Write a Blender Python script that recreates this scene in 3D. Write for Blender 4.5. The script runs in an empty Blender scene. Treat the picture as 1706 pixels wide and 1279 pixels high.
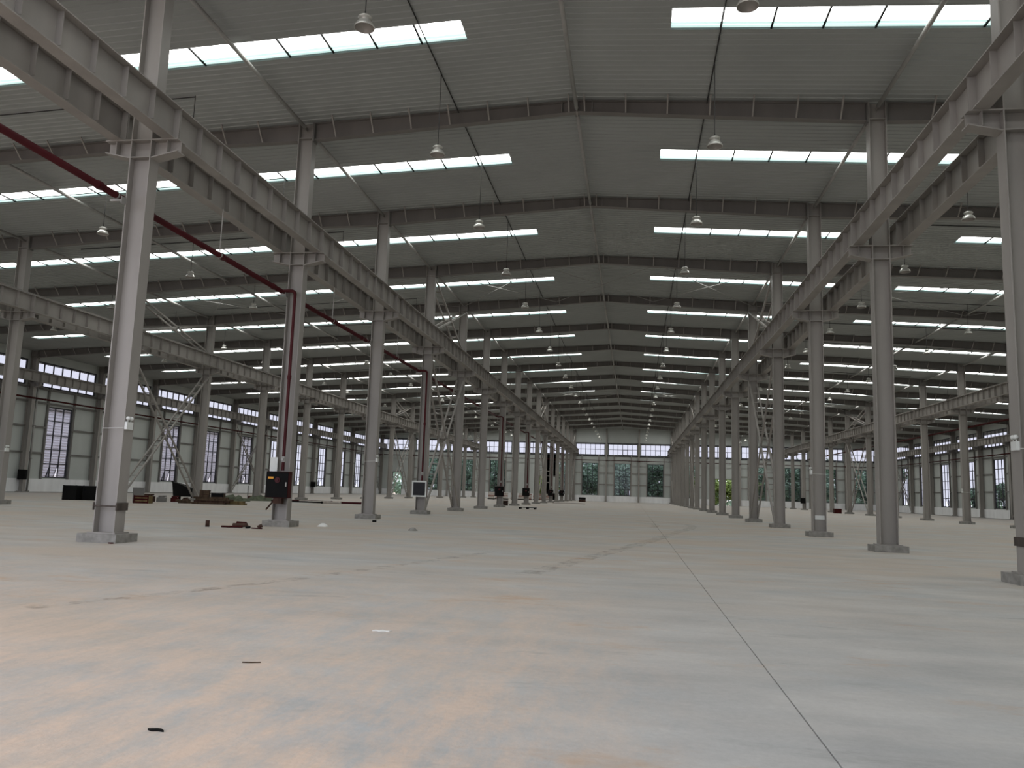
import bpy, math, random
from mathutils import Vector, Matrix
random.seed(7)
scene = bpy.context.scene
COL = scene.collection

# ------------------------------------------------------------------ camera (solved from the column grid)
F_PX, YAW, PITCH, ROLL = 1338.64, 0.15204, 0.13258, 0.03328
cam_data = bpy.data.cameras.new('camera')
cam_data.sensor_fit = 'HORIZONTAL'
cam_data.sensor_width = 36.0
cam_data.lens = F_PX / 1706.0 * 36.0
cam_data.clip_end = 1000.0
cam = bpy.data.objects.new('camera', cam_data)
COL.objects.link(cam)
scene.camera = cam
fw = Vector((-math.sin(YAW) * math.cos(PITCH), math.cos(YAW) * math.cos(PITCH), math.sin(PITCH)))
rt = Vector((math.cos(YAW), math.sin(YAW), 0))
up = rt.cross(fw)
ex = math.cos(ROLL) * rt + math.sin(ROLL) * up
ey = math.cos(ROLL) * up - math.sin(ROLL) * rt
m = Matrix((ex, ey, -fw)).transposed().to_4x4()
m.translation = (0, 0, 1.5)
cam.matrix_world = m

# ------------------------------------------------------------------ light: overcast sky, daylight panels in the roof
SKY = 2.15
PANE_GLOW = 6.2
scene.view_settings.view_transform = 'Standard'
scene.view_settings.look = 'None'
scene.view_settings.gamma = 1.0
scene.view_settings.use_curve_mapping = False
scene.view_settings.exposure = 0.3
world = bpy.data.worlds.new('overcast_sky')
scene.world = world
world.use_nodes = True
bg = world.node_tree.nodes['Background']
bg.inputs['Color'].default_value = (0.86, 0.88, 1.0, 1)
bg.inputs['Strength'].default_value = SKY
scene.cycles.use_denoising = True
scene.cycles.max_bounces = 6
scene.cycles.diffuse_bounces = 4
scene.cycles.glossy_bounces = 2
scene.cycles.transparent_max_bounces = 12
scene.cycles.use_adaptive_sampling = True
scene.cycles.adaptive_threshold = 0.03
scene.cycles.sample_clamp_indirect = 6.0
scene.cycles.caustics_reflective = False
scene.cycles.caustics_refractive = False

# ------------------------------------------------------------------ grid of the hall
X_LL, X_L, X_R, X_RR = -31.9, -12.30, 8.0, 28.5          # column rows
X_LW, X_RW = -54.4, 48.7                                  # columns standing at the long walls
XM = 0.5 * (X_L + X_R)
Y0, S, NF = 17.756, 9.5645, 16                            # first frame in view, bay, gable wall frame
FIRST = -2
RZ, SL = 15.5, 0.05
def fy(i): return Y0 + S * i
def roof_z(x): return RZ - SL * abs(x - XM)
GZ = 9.95                                                 # top of corbels
YG = fy(NF)

# ------------------------------------------------------------------ materials
def new_mat(name):
    mt = bpy.data.materials.new(name); mt.use_nodes = True
    return mt, mt.node_tree.nodes, mt.node_tree.links, mt.node_tree.nodes['Principled BSDF']
def paint(name, col, rough=0.55, var=0.12, scale=1.2, metal=0.0, stretch=(1, 1, 0.25), bump=0.0, dirt=None, spec=0.35):
    mt, N, L, B = new_mat(name)
    B.inputs['Roughness'].default_value = rough
    B.inputs['Metallic'].default_value = metal
    B.inputs['Specular IOR Level'].default_value = spec
    geo = N.new('ShaderNodeNewGeometry')
    mp = N.new('ShaderNodeMapping'); mp.inputs['Scale'].default_value = stretch
    L.new(geo.outputs['Position'], mp.inputs['Vector'])
    nz = N.new('ShaderNodeTexNoise'); nz.inputs['Scale'].default_value = scale; nz.inputs['Detail'].default_value = 5
    L.new(mp.outputs['Vector'], nz.inputs['Vector'])
    rp = N.new('ShaderNodeValToRGB')
    lo = tuple(c * (1 - var) for c in col) if dirt is None else dirt
    hi = tuple(min(1, c * (1 + var)) for c in col)
    rp.color_ramp.elements[0].position = 0.32; rp.color_ramp.elements[0].color = (*lo, 1)
    rp.color_ramp.elements[1].position = 0.68; rp.color_ramp.elements[1].color = (*hi, 1)
    L.new(nz.outputs['Fac'], rp.inputs['Fac'])
    L.new(rp.outputs['Color'], B.inputs['Base Color'])
    if bump:
        b = N.new('ShaderNodeBump'); b.inputs['Strength'].default_value = bump; b.inputs['Distance'].default_value = 0.02
        L.new(nz.outputs['Fac'], b.inputs['Height']); L.new(b.outputs['Normal'], B.inputs['Normal'])
    return mt
M = {}
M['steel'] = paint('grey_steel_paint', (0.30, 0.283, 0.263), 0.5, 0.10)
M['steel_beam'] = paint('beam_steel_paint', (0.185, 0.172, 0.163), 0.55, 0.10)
M['steel_dark'] = paint('dark_grey_steel', (0.17, 0.165, 0.155), 0.55, 0.12)
M['sheet'] = paint('roof_liner_sheet', (0.36, 0.38, 0.372), 0.5, 0.05, 0.4, stretch=(1, 1, 1))
M['wall'] = paint('wall_liner_sheet', (0.50, 0.53, 0.51), 0.55, 0.06, 0.5)
M['lowwall'] = paint('white_rendered_wall', (0.88, 0.89, 0.90), 0.8, 0.06, 1.5)
M['concrete'] = paint('plinth_concrete', (0.25, 0.243, 0.225), 0.9, 0.22, 6, bump=0.4, stretch=(1, 1, 1))
M['frame'] = paint('black_window_frame', (0.035, 0.037, 0.045), 0.5, 0.1)
M['zinc'] = paint('galvanised_tube', (0.34, 0.335, 0.32), 0.42, 0.12, 2)
M['red'] = paint('red_pipe_paint', (0.058, 0.005, 0.008), 0.45, 0.15, spec=0.2)
M['band'] = paint('brown_grey_strap', (0.075, 0.063, 0.055), 0.7, 0.3, 8, spec=0.15)
M['redbrown'] = paint('dark_red_paint', (0.045, 0.006, 0.006), 0.6, 0.3, 5, spec=0.12)
M['black'] = paint('black_paint', (0.007, 0.007, 0.007), 0.6, 0.2, spec=0.08)
M['blackgloss'] = paint('black_glass', (0.006, 0.006, 0.007), 0.25, 0.1, spec=0.15)
M['white'] = paint('white_plastic', (0.72, 0.74, 0.72), 0.45, 0.04)
M['yellow'] = paint('yellow_sticker', (0.75, 0.33, 0.03), 0.5, 0.05)
M['wood'] = paint('weathered_wood', (0.075, 0.052, 0.035), 0.85, 0.35, 7, spec=0.1)
M['woodpale'] = paint('yellowish_wood', (0.17, 0.125, 0.06), 0.85, 0.3, 6, spec=0.1)
M['rust'] = paint('rusty_steel', (0.062, 0.036, 0.028), 0.85, 0.4, 6, spec=0.1)
M['tarp'] = paint('dull_green_tarp', (0.085, 0.10, 0.065), 0.8, 0.3, 4)
M['bag'] = paint('pale_bag', (0.50, 0.46, 0.42), 0.85, 0.15, 4)
M['brickpile'] = paint('pinkish_block', (0.36, 0.24, 0.21), 0.9, 0.3, 5)
M['lamp'] = paint('brushed_aluminium', (0.62, 0.62, 0.58), 0.35, 0.08, 4, metal=0.5)
M['lampin'] = paint('lamp_reflector', (0.34, 0.32, 0.30), 0.4, 0.08, 4, metal=0.2)
M['cable'] = paint('dark_cable', (0.03, 0.03, 0.03), 0.6, 0.1)
M['bark'] = paint('tree_bark', (0.10, 0.075, 0.05), 0.9, 0.3, 5)
M['siding'] = paint('pale_lavender_siding', (0.90, 0.89, 0.92), 0.6, 0.03, 0.3)
M['earth'] = paint('outdoor_earth', (0.33, 0.27, 0.20), 0.95, 0.25, 0.2, stretch=(1, 1, 1))
M['leafdark'] = paint('deep_green_leaves', (0.30, 0.43, 0.32), 0.7, 0.4, 0.9, stretch=(1, 1, 1))
M['leaflight'] = paint('bright_green_leaves', (0.22, 0.30, 0.08), 0.7, 0.4, 0.9, stretch=(1, 1, 1))
M['paper'] = paint('white_paper', (0.75, 0.75, 0.72), 0.8, 0.05, 8)

def glass_mat():
    mt = bpy.data.materials.new('window_glass'); mt.use_nodes = True
    N, L = mt.node_tree.nodes, mt.node_tree.links
    N.remove(N['Principled BSDF'])
    t = N.new('ShaderNodeBsdfTransparent'); t.inputs['Color'].default_value = (0.575, 0.575, 0.59, 1)
    g = N.new('ShaderNodeBsdfGlossy'); g.inputs['Roughness'].default_value = 0.05; g.inputs['Color'].default_value = (0.9, 0.9, 1, 1)
    mx = N.new('ShaderNodeMixShader'); mx.inputs['Fac'].default_value = 0.012
    L.new(t.outputs[0], mx.inputs[1]); L.new(g.outputs[0], mx.inputs[2])
    L.new(mx.outputs[0], N['Material Output'].inputs['Surface'])
    return mt
M['glass'] = glass_mat()

def pane_mat(name, lo, hi, strength, sampled):     # fibreglass skylight sheet, its emission standing in for daylight through it
    mt, N, L, B = new_mat(name)
    B.inputs['Base Color'].default_value = (0.7, 0.8, 0.78, 1)
    B.inputs['Roughness'].default_value = 0.5
    geo = N.new('ShaderNodeNewGeometry')
    mp = N.new('ShaderNodeMapping'); mp.inputs['Scale'].default_value = (0.25, 7.0, 1)
    L.new(geo.outputs['Position'], mp.inputs['Vector'])
    nz = N.new('ShaderNodeTexNoise'); nz.inputs['Scale'].default_value = 1.6; nz.inputs['Detail'].default_value = 3
    L.new(mp.outputs['Vector'], nz.inputs['Vector'])
    rp = N.new('ShaderNodeValToRGB')
    rp.color_ramp.elements[0].position = 0.3; rp.color_ramp.elements[0].color = (*lo, 1)
    rp.color_ramp.elements[1].position = 0.7; rp.color_ramp.elements[1].color = (*hi, 1)
    L.new(nz.outputs['Fac'], rp.inputs['Fac'])
    L.new(rp.outputs['Color'], B.inputs['Emission Color'])
    B.inputs['Emission Strength'].default_value = strength
    if not sampled: mt.cycles.emission_sampling = 'NONE'
    return mt
M['pane'] = pane_mat('glowing_skylight_sheet', (0.96, 0.97, 0.93), (1.0, 1.0, 0.97), PANE_GLOW, True)
M['dim_edge'] = pane_mat('dim_edge_glow_sheet', (0.42, 0.64, 0.61), (0.70, 0.86, 0.84), 0.85, False)   # teal falloff of the daylight put into the emission colour
M['reveal'] = paint('skylight_edge_flashing', (0.13, 0.15, 0.147), 0.5, 0.05)

def floor_mat():
    mt, N, L, B = new_mat('dusty_concrete_floor')
    geo = N.new('ShaderNodeNewGeometry')
    def noise(scale, stretch=(1, 1, 1), rot=0.0, detail=6, rough=0.6):
        mp = N.new('ShaderNodeMapping'); mp.inputs['Scale'].default_value = stretch; mp.inputs['Rotation'].default_value = (0, 0, rot)
        L.new(geo.outputs['Position'], mp.inputs['Vector'])
        n = N.new('ShaderNodeTexNoise'); n.inputs['Scale'].default_value = scale; n.inputs['Detail'].default_value = detail; n.inputs['Roughness'].default_value = rough
        L.new(mp.outputs['Vector'], n.inputs['Vector'])
        return n.outputs['Fac']
    def ramp(fac, a, b, c0=(0, 0, 0, 1), c1=(1, 1, 1, 1)):
        r = N.new('ShaderNodeValToRGB')
        r.color_ramp.elements[0].position = a; r.color_ramp.elements[0].color = c0
        r.color_ramp.elements[1].position = b; r.color_ramp.elements[1].color = c1
        L.new(fac, r.inputs['Fac']); return r.outputs['Color']
    def mix(fac, a, b, mode='MIX'):
        x = N.new('ShaderNodeMix'); x.data_type = 'RGBA'; x.blend_type = mode
        if isinstance(fac, float): x.inputs[0].default_value = fac
        else: L.new(fac, x.inputs[0])
        for k, v in ((6, a), (7, b)):
            if isinstance(v, tuple): x.inputs[k].default_value = v
            else: L.new(v, x.inputs[k])
        return x.outputs[2]
    def math_(op, a, b):
        x = N.new('ShaderNodeMath'); x.operation = op
        for k, v in ((0, a), (1, b)):
            if isinstance(v, (int, float)): x.inputs[k].default_value = v
            else: L.new(v, x.inputs[k])
        return x.outputs[0]
    sep = N.new('ShaderNodeSeparateXYZ'); L.new(geo.outputs['Position'], sep.inputs[0])
    def rng(sock, a, b):
        x = N.new('ShaderNodeMapRange'); x.inputs['From Min'].default_value = a; x.inputs['From Max'].default_value = b
        L.new(sock, x.inputs['Value']); return x.outputs[0]
    base = ramp(noise(0.8, (0.6, 1.3, 1), 0.2, 8, 0.65), 0.28, 0.72, (0.335, 0.345, 0.345, 1), (0.53, 0.525, 0.505, 1))
    # walked-in tan dust over most of the floor, thin where the slab by the joint was swept
    swept = math_('MULTIPLY', rng(sep.outputs['Y'], 20, 9), rng(sep.outputs['X'], -2.0, 0.2))
    tanmask = math_('MULTIPLY', ramp(noise(0.26, (0.7, 1.3, 1), 0.5, 8, 0.65), 0.36, 0.62), math_('SUBTRACT', 1.0, math_('MULTIPLY', swept, 0.75)))
    c = mix(math_('MULTIPLY', tanmask, 0.85), base, (0.475, 0.395, 0.32, 1))
    # sandy drag streaks trailed in from the entrance
    dustmask = math_('MULTIPLY', rng(sep.outputs['Y'], 15, 3), rng(sep.outputs['X'], 0.6, -1.0))
    streak = ramp(noise(1.9, (1.3, 0.42, 1), 0.35, 10, 0.74), 0.40, 0.60)
    c = mix(math_('MULTIPLY', math_('MULTIPLY', dustmask, 0.95), streak), c, (0.66, 0.50, 0.385, 1))
    rusty = ramp(noise(0.55, (0.7, 1.5, 1), 0.4, 8, 0.72), 0.57, 0.69)
    c = mix(math_('MULTIPLY', rusty, 0.65), c, (0.47, 0.31, 0.19, 1))
    bluish = ramp(noise(0.6, (0.8, 1.2, 1), 1.1, 8, 0.7), 0.55, 0.68)
    c = mix(math_('MULTIPLY', bluish, 0.5), c, (0.40, 0.42, 0.425, 1))
    dark = ramp(noise(0.75, (0.5, 1.7, 1), 0.15, 9, 0.7), 0.60, 0.74)
    c = mix(math_('MULTIPLY', dark, 0.75), c, (0.24, 0.24, 0.23, 1))
    scuff = ramp(noise(3.0, (0.4, 1.8, 1), -0.45, 9, 0.75), 0.62, 0.72)
    c = mix(math_('MULTIPLY', scuff, 0.5), c, (0.24, 0.24, 0.235, 1))
    fine = ramp(noise(16, (1, 1, 1), 0, 8, 0.75), 0.25, 0.75, (0.90, 0.90, 0.90, 1), (1.08, 1.08, 1.08, 1))
    c = mix(1.0, c, fine, 'MULTIPLY')
    L.new(c, B.inputs['Base Color'])
    B.inputs['Roughness'].default_value = 0.72
    bp = N.new('ShaderNodeBump'); bp.inputs['Strength'].default_value = 0.45; bp.inputs['Distance'].default_value = 0.01
    L.new(noise(9, (1, 1, 1), 0, 8, 0.7), bp.inputs['Height']); L.new(bp.outputs['Normal'], B.inputs['Normal'])
    return mt
M['floor'] = floor_mat()

def track_mat():
    mt, N, L, B = new_mat('dried_mud_track')
    B.inputs['Base Color'].default_value = (0.26, 0.225, 0.18, 1); B.inputs['Roughness'].default_value = 0.95
    geo = N.new('ShaderNodeNewGeometry')
    n = N.new('ShaderNodeTexNoise'); n.inputs['Scale'].default_value = 3.0; n.inputs['Detail'].default_value = 8; n.inputs['Roughness'].default_value = 0.75
    L.new(geo.outputs['Position'], n.inputs['Vector'])
    r = N.new('ShaderNodeValToRGB'); r.color_ramp.elements[0].position = 0.47; r.color_ramp.elements[1].position = 0.70
    r.color_ramp.elements[1].color = (0.5, 0.5, 0.5, 1)
    L.new(n.outputs['Fac'], r.inputs['Fac']); L.new(r.outputs['Color'], B.inputs['Alpha'])
    return mt
M['track'] = track_mat()

# ------------------------------------------------------------------ mesh helpers
class MB:
    def __init__(self): self.v = []; self.f = []; self.m2 = set()
    def quad_box(self, pts):
        b = len(self.v); self.v += [tuple(p) for p in pts]
        self.f += [tuple(b + k for k in q) for q in ((0, 3, 2, 1), (4, 5, 6, 7), (0, 1, 5, 4), (1, 2, 6, 5), (2, 3, 7, 6), (3, 0, 4, 7))]
        return self
    def box(self, x0, x1, y0, y1, z0, z1):
        return self.quad_box([(x0, y0, z0), (x1, y0, z0), (x1, y1, z0), (x0, y1, z0), (x0, y0, z1), (x1, y0, z1), (x1, y1, z1), (x0, y1, z1)])
    def bar(self, p0, p1, w, h, ref=(0, 0, 1)):
        p0, p1 = Vector(p0), Vector(p1); d = (p1 - p0).normalized(); r = Vector(ref)
        if abs(d.dot(r)) > 0.98: r = Vector((1, 0, 0))
        a = d.cross(r).normalized() * w / 2; b = a.cross(d).normalized() * h / 2
        return self.quad_box([p0 - a - b, p0 + a - b, p0 + a + b, p0 - a + b, p1 - a - b, p1 + a - b, p1 + a + b, p1 - a + b])
    def tube(self, p0, p1, r, n=8, r1=None, cap=True):
        p0, p1 = Vector(p0), Vector(p1); d = (p1 - p0).normalized(); q = Vector((0, 0, 1))
        if abs(d.dot(q)) > 0.98: q = Vector((1, 0, 0))
        a = d.cross(q).normalized(); b = d.cross(a); r1 = r if r1 is None else r1; k = len(self.v)
        for p, rr in ((p0, r), (p1, r1)):
            for i in range(n):
                t = 2 * math.pi * i / n; self.v.append(tuple(p + a * rr * math.cos(t) + b * rr * math.sin(t)))
        for i in range(n):
            j = (i + 1) % n; self.f.append((k + i, k + j, k + n + j, k + n + i))
        if cap: self.f += [tuple(k + i for i in reversed(range(n))), tuple(k + n + i for i in range(n))]
        return self
    def lathe(self, prof, n=16, c=(0, 0, 0)):
        k = len(self.v)
        for r, z in prof:
            for i in range(n):
                t = 2 * math.pi * i / n; self.v.append((c[0] + r * math.cos(t), c[1] + r * math.sin(t), c[2] + z))
        for s in range(len(prof) - 1):
            for i in range(n):
                j = (i + 1) % n; self.f.append((k + s * n + i, k + s * n + j, k + (s + 1) * n + j, k + (s + 1) * n + i))
        return self
    def prism(self, poly, axis, a, b):
        """poly in the plane of the two other axes (in x,y,z order), extruded from a to b along axis"""
        n = len(poly); k = len(self.v)
        for t in (a, b):
            for p, q in poly:
                self.v.append((t, p, q) if axis == 'x' else (p, t, q) if axis == 'y' else (p, q, t))
        self.f += [tuple(k + i for i in range(n)), tuple(k + n + i for i in reversed(range(n)))]
        for i in range(n):
            j = (i + 1) % n; self.f.append((k + i, k + n + i, k + n + j, k + j))
        return self
    def mesh(self, name, mat, smooth=False, mat2=None):
        me = bpy.data.meshes.new(name); me.from_pydata(self.v, [], self.f); me.update()
        me.materials.append(M[mat])
        if mat2:
            me.materials.append(M[mat2])
            for k in self.m2: me.polygons[k].material_index = 1
        if smooth:
            for p in me.polygons: p.use_smooth = True
        return me
CACHE = {}
def cached(key, fn):
    if key not in CACHE: CACHE[key] = fn()
    return CACHE[key]
def link(name, data, parent=None, loc=(0, 0, 0), rot=None):
    o = bpy.data.objects.new(name, data); COL.objects.link(o)
    o.location = loc
    if rot: o.rotation_euler = rot
    if parent is not None: o.parent = parent
    return o
def tag(o, label, cat=None, group=None, kind=None):
    o['label'] = label
    if cat: o['category'] = cat
    if group: o['group'] = group
    if kind: o['kind'] = kind
    return o
def thing(name, label, cat, loc=(0, 0, 0), group=None, rot=None, kind='thing'):
    o = link(name, None, None, loc, rot); o.empty_display_size = 0.3
    return tag(o, label, cat, group, kind)
ORD = ('zeroth first second third fourth fifth sixth seventh eighth ninth tenth eleventh twelfth thirteenth fourteenth fifteenth sixteenth '
       'seventeenth eighteenth nineteenth twentieth twenty-first twenty-second twenty-third twenty-fourth').split()
def frame_ord(i): return ORD[NF + 1 - i]
def bay_ord(i): return ORD[NF - i]

# ------------------------------------------------------------------ floor
floor = tag(link('floor', None), 'wide dusty grey concrete factory floor', None, None, 'structure')
JX = 1.2
link('floor_slab', MB().box(X_LW - 0.6, JX - 0.006, -40, YG + 0.3, -0.3, 0).mesh('floor_slab', 'floor'), floor)
link('floor_slab', MB().box(JX + 0.006, X_RW + 0.6, -40, YG + 0.3, -0.3, 0).mesh('floor_slab', 'floor'), floor)
link('joint_filler', MB().box(JX - 0.006, JX + 0.006, -40, YG + 0.3, -0.3, -0.012).mesh('joint_filler', 'concrete'), floor)
for a, b in ((X_LW + 0.25, X_LW + 2.2), (X_RW - 2.2, X_RW - 0.25)):
    link('edge_strip', MB().box(a, b, 20, YG - 0.2, 0, 0.03).mesh('edge_strip', 'concrete'), floor)
og = link('ground_outside', MB().box(-400, 400, -200, 600, -0.5, -0.31).mesh('ground_outside', 'earth'))
tag(og, 'bare earth ground outside the factory windows', None, None, 'structure')

# ------------------------------------------------------------------ ceiling: ribbed liner sheets, skylights
ceiling = tag(link('ceiling', None), 'low-pitched ribbed grey metal roof lining with skylight strips', None, None, 'structure')
SK0, SK1 = 0.415, 0.53                                    # skylight strip inside the bay
PUR = 1.45
STRIPS = ((3.1, 8), (17.95, 14), (42.5, 4))               # distance from ridge, number of panes
DMAX = 56.9
def ribbed(y0, y1, pitch=0.3):
    n = max(1, round((y1 - y0) / pitch)); w = (y1 - y0) / n; pts = []
    for k in range(n):
        a = y0 + k * w
        pts += [(a, 0), (a + w * 0.72, 0), (a + w * 0.78, -0.028), (a + w * 0.94, -0.028)]
    return pts + [(y1, 0)]
def sheet(mb, sgn, i, ya, yb, da, db):
    prof = ribbed(fy(i) + ya * S, fy(i) + yb * S); k = len(mb.v)
    for d in (da, db):
        for y, dz in prof: mb.v.append((XM + sgn * d, y, RZ - SL * d + dz))
    n = len(prof)
    for j in range(n - 1): mb.f.append((k + j, k + j + 1, k + n + j + 1, k + n + j))
UP = 0.06
def strip_parts(sgn, i, d0, n, single):
    y0, y1 = fy(i) + SK0 * S, fy(i) + SK1 * S
    d1 = d0 + n * PUR
    fr = MB()
    def q(d, y, dz): return (XM + sgn * d, y, RZ - SL * d + dz)
    for (da, ya, db, yb) in ((d0, y0, d1, y0), (d0, y1, d1, y1), (d0, y0, d0, y1), (d1, y0, d1, y1)):
        k = len(fr.v); fr.v += [q(da, ya, -0.01), q(db, yb, -0.01), q(db, yb, UP), q(da, ya, UP)]; fr.f.append((k, k + 1, k + 2, k + 3))
    s = link('skylight', fr.mesh('skylight_edge', 'reveal'), ceiling)
    pb = MB()
    for k in range(1, n):
        d = d0 + k * PUR
        pb.bar(q(d, y0 - 0.02, UP - 0.03), q(d, y1 + 0.02, UP - 0.03), 0.05, 0.05)
    link('purlin', pb.mesh('purlin', 'black'), s)['kind'] = 'stuff'
    ym = y0 + (y1 - y0) * 0.72
    def pane(mb, k):
        da, db = d0 + k * PUR, d0 + (k + 1) * PUR
        for ya_, yb_, dim_edge in ((y0, ym, 0), (ym, y1, 1)) if single else ((y0, y1, 0),):
            b = len(mb.v); mb.v += [q(da, ya_, UP), q(db, ya_, UP), q(db, yb_, UP), q(da, yb_, UP)]
            if dim_edge: mb.m2.add(len(mb.f))
            mb.f.append((b, b + 1, b + 2, b + 3))
        if single:
            for t_ in (0.72, 0.88):          # standing ribs, given the same dimmer painted glow
                y = y0 + (y1 - y0) * t_
                f0 = len(mb.f); mb.bar(q(da, y, UP - 0.012), q(db, y, UP - 0.012), 0.025, 0.02); mb.m2.update(range(f0, len(mb.f)))
    if single:
        for k in range(n):
            mb = MB(); pane(mb, k); link('pane', mb.mesh('pane', 'pane', False, 'dim_edge'), s)
    else:
        mb = MB()
        for k in range(n): pane(mb, k)
        link('pane', mb.mesh('pane', 'pane', False, 'dim_edge'), s)['kind'] = 'stuff'
for i in range(FIRST, NF):
    for sgn in (-1, 1):
        mb = MB()
        sheet(mb, sgn, i, 0, SK0, 0, DMAX); sheet(mb, sgn, i, SK1, 1, 0, DMAX)
        d = 0
        for d0, n in STRIPS:
            sheet(mb, sgn, i, SK0, SK1, d, d0); d = d0 + n * PUR
        sheet(mb, sgn, i, SK0, SK1, d, DMAX)
        link('roof_panel', mb.mesh('roof_panel', 'sheet'), ceiling)
        for s_i, (d0, n) in enumerate(STRIPS):
            single = (s_i == 0 and 0 <= i <= 7) or (s_i == 1 and ((sgn < 0 and 0 <= i <= 4) or (sgn > 0 and 2 <= i <= 4))) or (s_i == 2 and sgn < 0 and 4 <= i <= 6)
            strip_parts(sgn, i, d0, n, single)

# ------------------------------------------------------------------ columns
ROWS = {
    'L': (X_L, -1, 'scrap-side hall row'),
    'R': (X_R, -1, 'bare-side hall row'),
    'LL': (X_LL, 0, 'outer scrap-side row'),
    'RR': (X_RR, 3, 'outer bare-side row'),
    'LW': (X_LW, 2, 'scrap-side long wall'),
    'RW': (X_RW, 7, 'bare-side long wall'),
}
CW, FWD = 0.28, 0.19           # half depth (x), half flange width (y)
EXTRA = {('L', 0): 'with white twin-head emergency light', ('L', 1): 'with yellow-stickered hose cabinet', ('L', 3): 'with white-framed hose cabinet',
         ('L', 6): 'with dark hose cabinet', ('L', 8): 'with dark hose cabinet', ('L', 11): 'with dark hose cabinet', ('L', 13): 'with dark hose cabinet'}
def corbel_mesh(s):
    mb = MB()
    x0, x1 = CW * s, 0.98 * s
    mb.box(min(x0, x1), max(x0, x1), -0.19, 0.19, GZ - 0.03, GZ)
    mb.prism([(x0, GZ - 0.03), (x1, GZ - 0.03), (x1, GZ - 0.30), (x0, GZ - 0.46)], 'y', -0.01, 0.01)
    mb.quad_box([(x0, -0.17, GZ - 0.49), (x1, -0.17, GZ - 0.33), (x1, 0.17, GZ - 0.33), (x0, 0.17, GZ - 0.49),
                 (x0, -0.17, GZ - 0.46), (x1, -0.17, GZ - 0.30), (x1, 0.17, GZ - 0.30), (x0, 0.17, GZ - 0.46)])
    mb.box(min(0.68 * s, 0.70 * s), max(0.68 * s, 0.70 * s), -0.17, 0.17, GZ - 0.36, GZ - 0.03)
    return mb.mesh('corbel', 'steel')
def make_column(row, i):
    x, _, where = ROWS[row]
    wall = row in ('LW', 'RW')
    top = roof_z(x) - 0.03
    if i == NF: lab = 'grey steel H-column of the %s, standing against the gable wall' % where
    elif wall: lab = 'grey steel H-column at the %s, %s counting from the gable wall' % (where, frame_ord(i))
    else:
        e = EXTRA.get((row, i))
        lab = 'grey steel H-column %s, %s, %s from gable wall' % (e, where, frame_ord(i)) if e else 'grey steel H-column in the %s, %s from the gable wall' % (where, frame_ord(i))
    z0 = 0.2 if not wall else 0.04
    c = thing('steel_column', lab, 'column', (x, fy(i) if i < NF else YG - 0.35, 0), 'steel columns of the %s' % where)
    link('plinth', cached(('plinth', wall), lambda: MB().box(-0.5, 0.5, -0.42, 0.42, 0, z0).mesh('plinth', 'concrete')), c)
    link('base_plate', cached(('bp', wall), lambda: MB().box(-0.36, 0.36, -0.27, 0.27, z0, z0 + 0.03).mesh('base_plate', 'steel')), c)
    key = round(top, 2)
    fl = cached(('flange', key, wall), lambda: MB().box(-0.014, 0.014, -FWD, FWD, z0 + 0.03, top).mesh('flange', 'steel'))
    link('flange', fl, c, (-CW + 0.014, 0, 0)); link('flange', fl, c, (CW - 0.014, 0, 0))
    link('web', cached(('web', key, wall), lambda: MB().box(-CW + 0.028, CW - 0.028, -0.01, 0.01, z0 + 0.03, top).mesh('web', 'steel')), c)
    for s in ((-1, 1) if not wall else ((1,) if row == 'LW' else (-1,))):
        link('corbel', cached(('corbel', s), lambda: corbel_mesh(s)), c)
    st = MB()
    for z in (GZ - 0.03, GZ - 0.48, top - 0.62):
        for a, b in ((-FWD, -0.01), (0.01, FWD)): st.box(-CW + 0.028, CW - 0.028, a, b, z, z + 0.025)
    link('stiffener', cached(('cstiff', key), lambda: st.mesh('stiffener', 'steel')), c)['kind'] = 'stuff'
    for s in (-1, 1): link('end_plate', cached(('cep', key), lambda: MB().box(-0.025, 0.025, -0.17, 0.17, top - 0.72, top).mesh('end_plate', 'steel_dark')), c, (s * (CW + 0.025), 0, 0))
    return c
for row, (x, i0, where) in ROWS.items():
    for i in range(i0, NF + 1): make_column(row, i)

# ------------------------------------------------------------------ crane girders on the corbels
GH = 0.86
def girder_mesh(part):
    mb = MB(); L_ = S - 0.03
    if part == 'web': mb.box(-0.009, 0.009, 0, L_, 0.03, GH - 0.03)
    elif part == 'bottom_flange': mb.box(-0.17, 0.17, 0, L_, 0, 0.028)
    elif part == 'top_flange': mb.box(-0.21, 0.21, 0, L_, GH - 0.028, GH)
    elif part == 'rail': mb.box(-0.045, 0.045, 0, L_, GH, GH + 0.035).box(-0.015, 0.015, 0, L_, GH + 0.035, GH + 0.09).box(-0.03, 0.03, 0, L_, GH + 0.09, GH + 0.12)
    elif part == 'stiffener': mb.box(-0.155, 0.155, -0.007, 0.007, 0.09, GH - 0.028)
    elif part == 'stiffeners':
        for k in range(1, 9): mb.box(-0.155, 0.155, L_ * k / 9 - 0.007, L_ * k / 9 + 0.007, 0.09, GH - 0.028)
    elif part == 'end_plate': mb.box(-0.17, 0.17, 0, 0.02, 0.028, GH - 0.03)
    return mb.mesh(part, 'steel')
SIDE = {('L', 1): 'hall face of the scrap-side hall row', ('L', -1): 'aisle face of the scrap-side hall row',
        ('R', -1): 'hall face of the bare-side hall row', ('R', 1): 'aisle face of the bare-side hall row',
        ('LL', 1): 'inner face of the outer scrap-side row', ('LL', -1): 'wall face of the outer scrap-side row',
        ('RR', -1): 'inner face of the outer bare-side row', ('RR', 1): 'wall face of the outer bare-side row',
        ('LW', 1): 'columns at the scrap-side long wall', ('RW', -1): 'columns at the bare-side long wall'}
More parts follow.
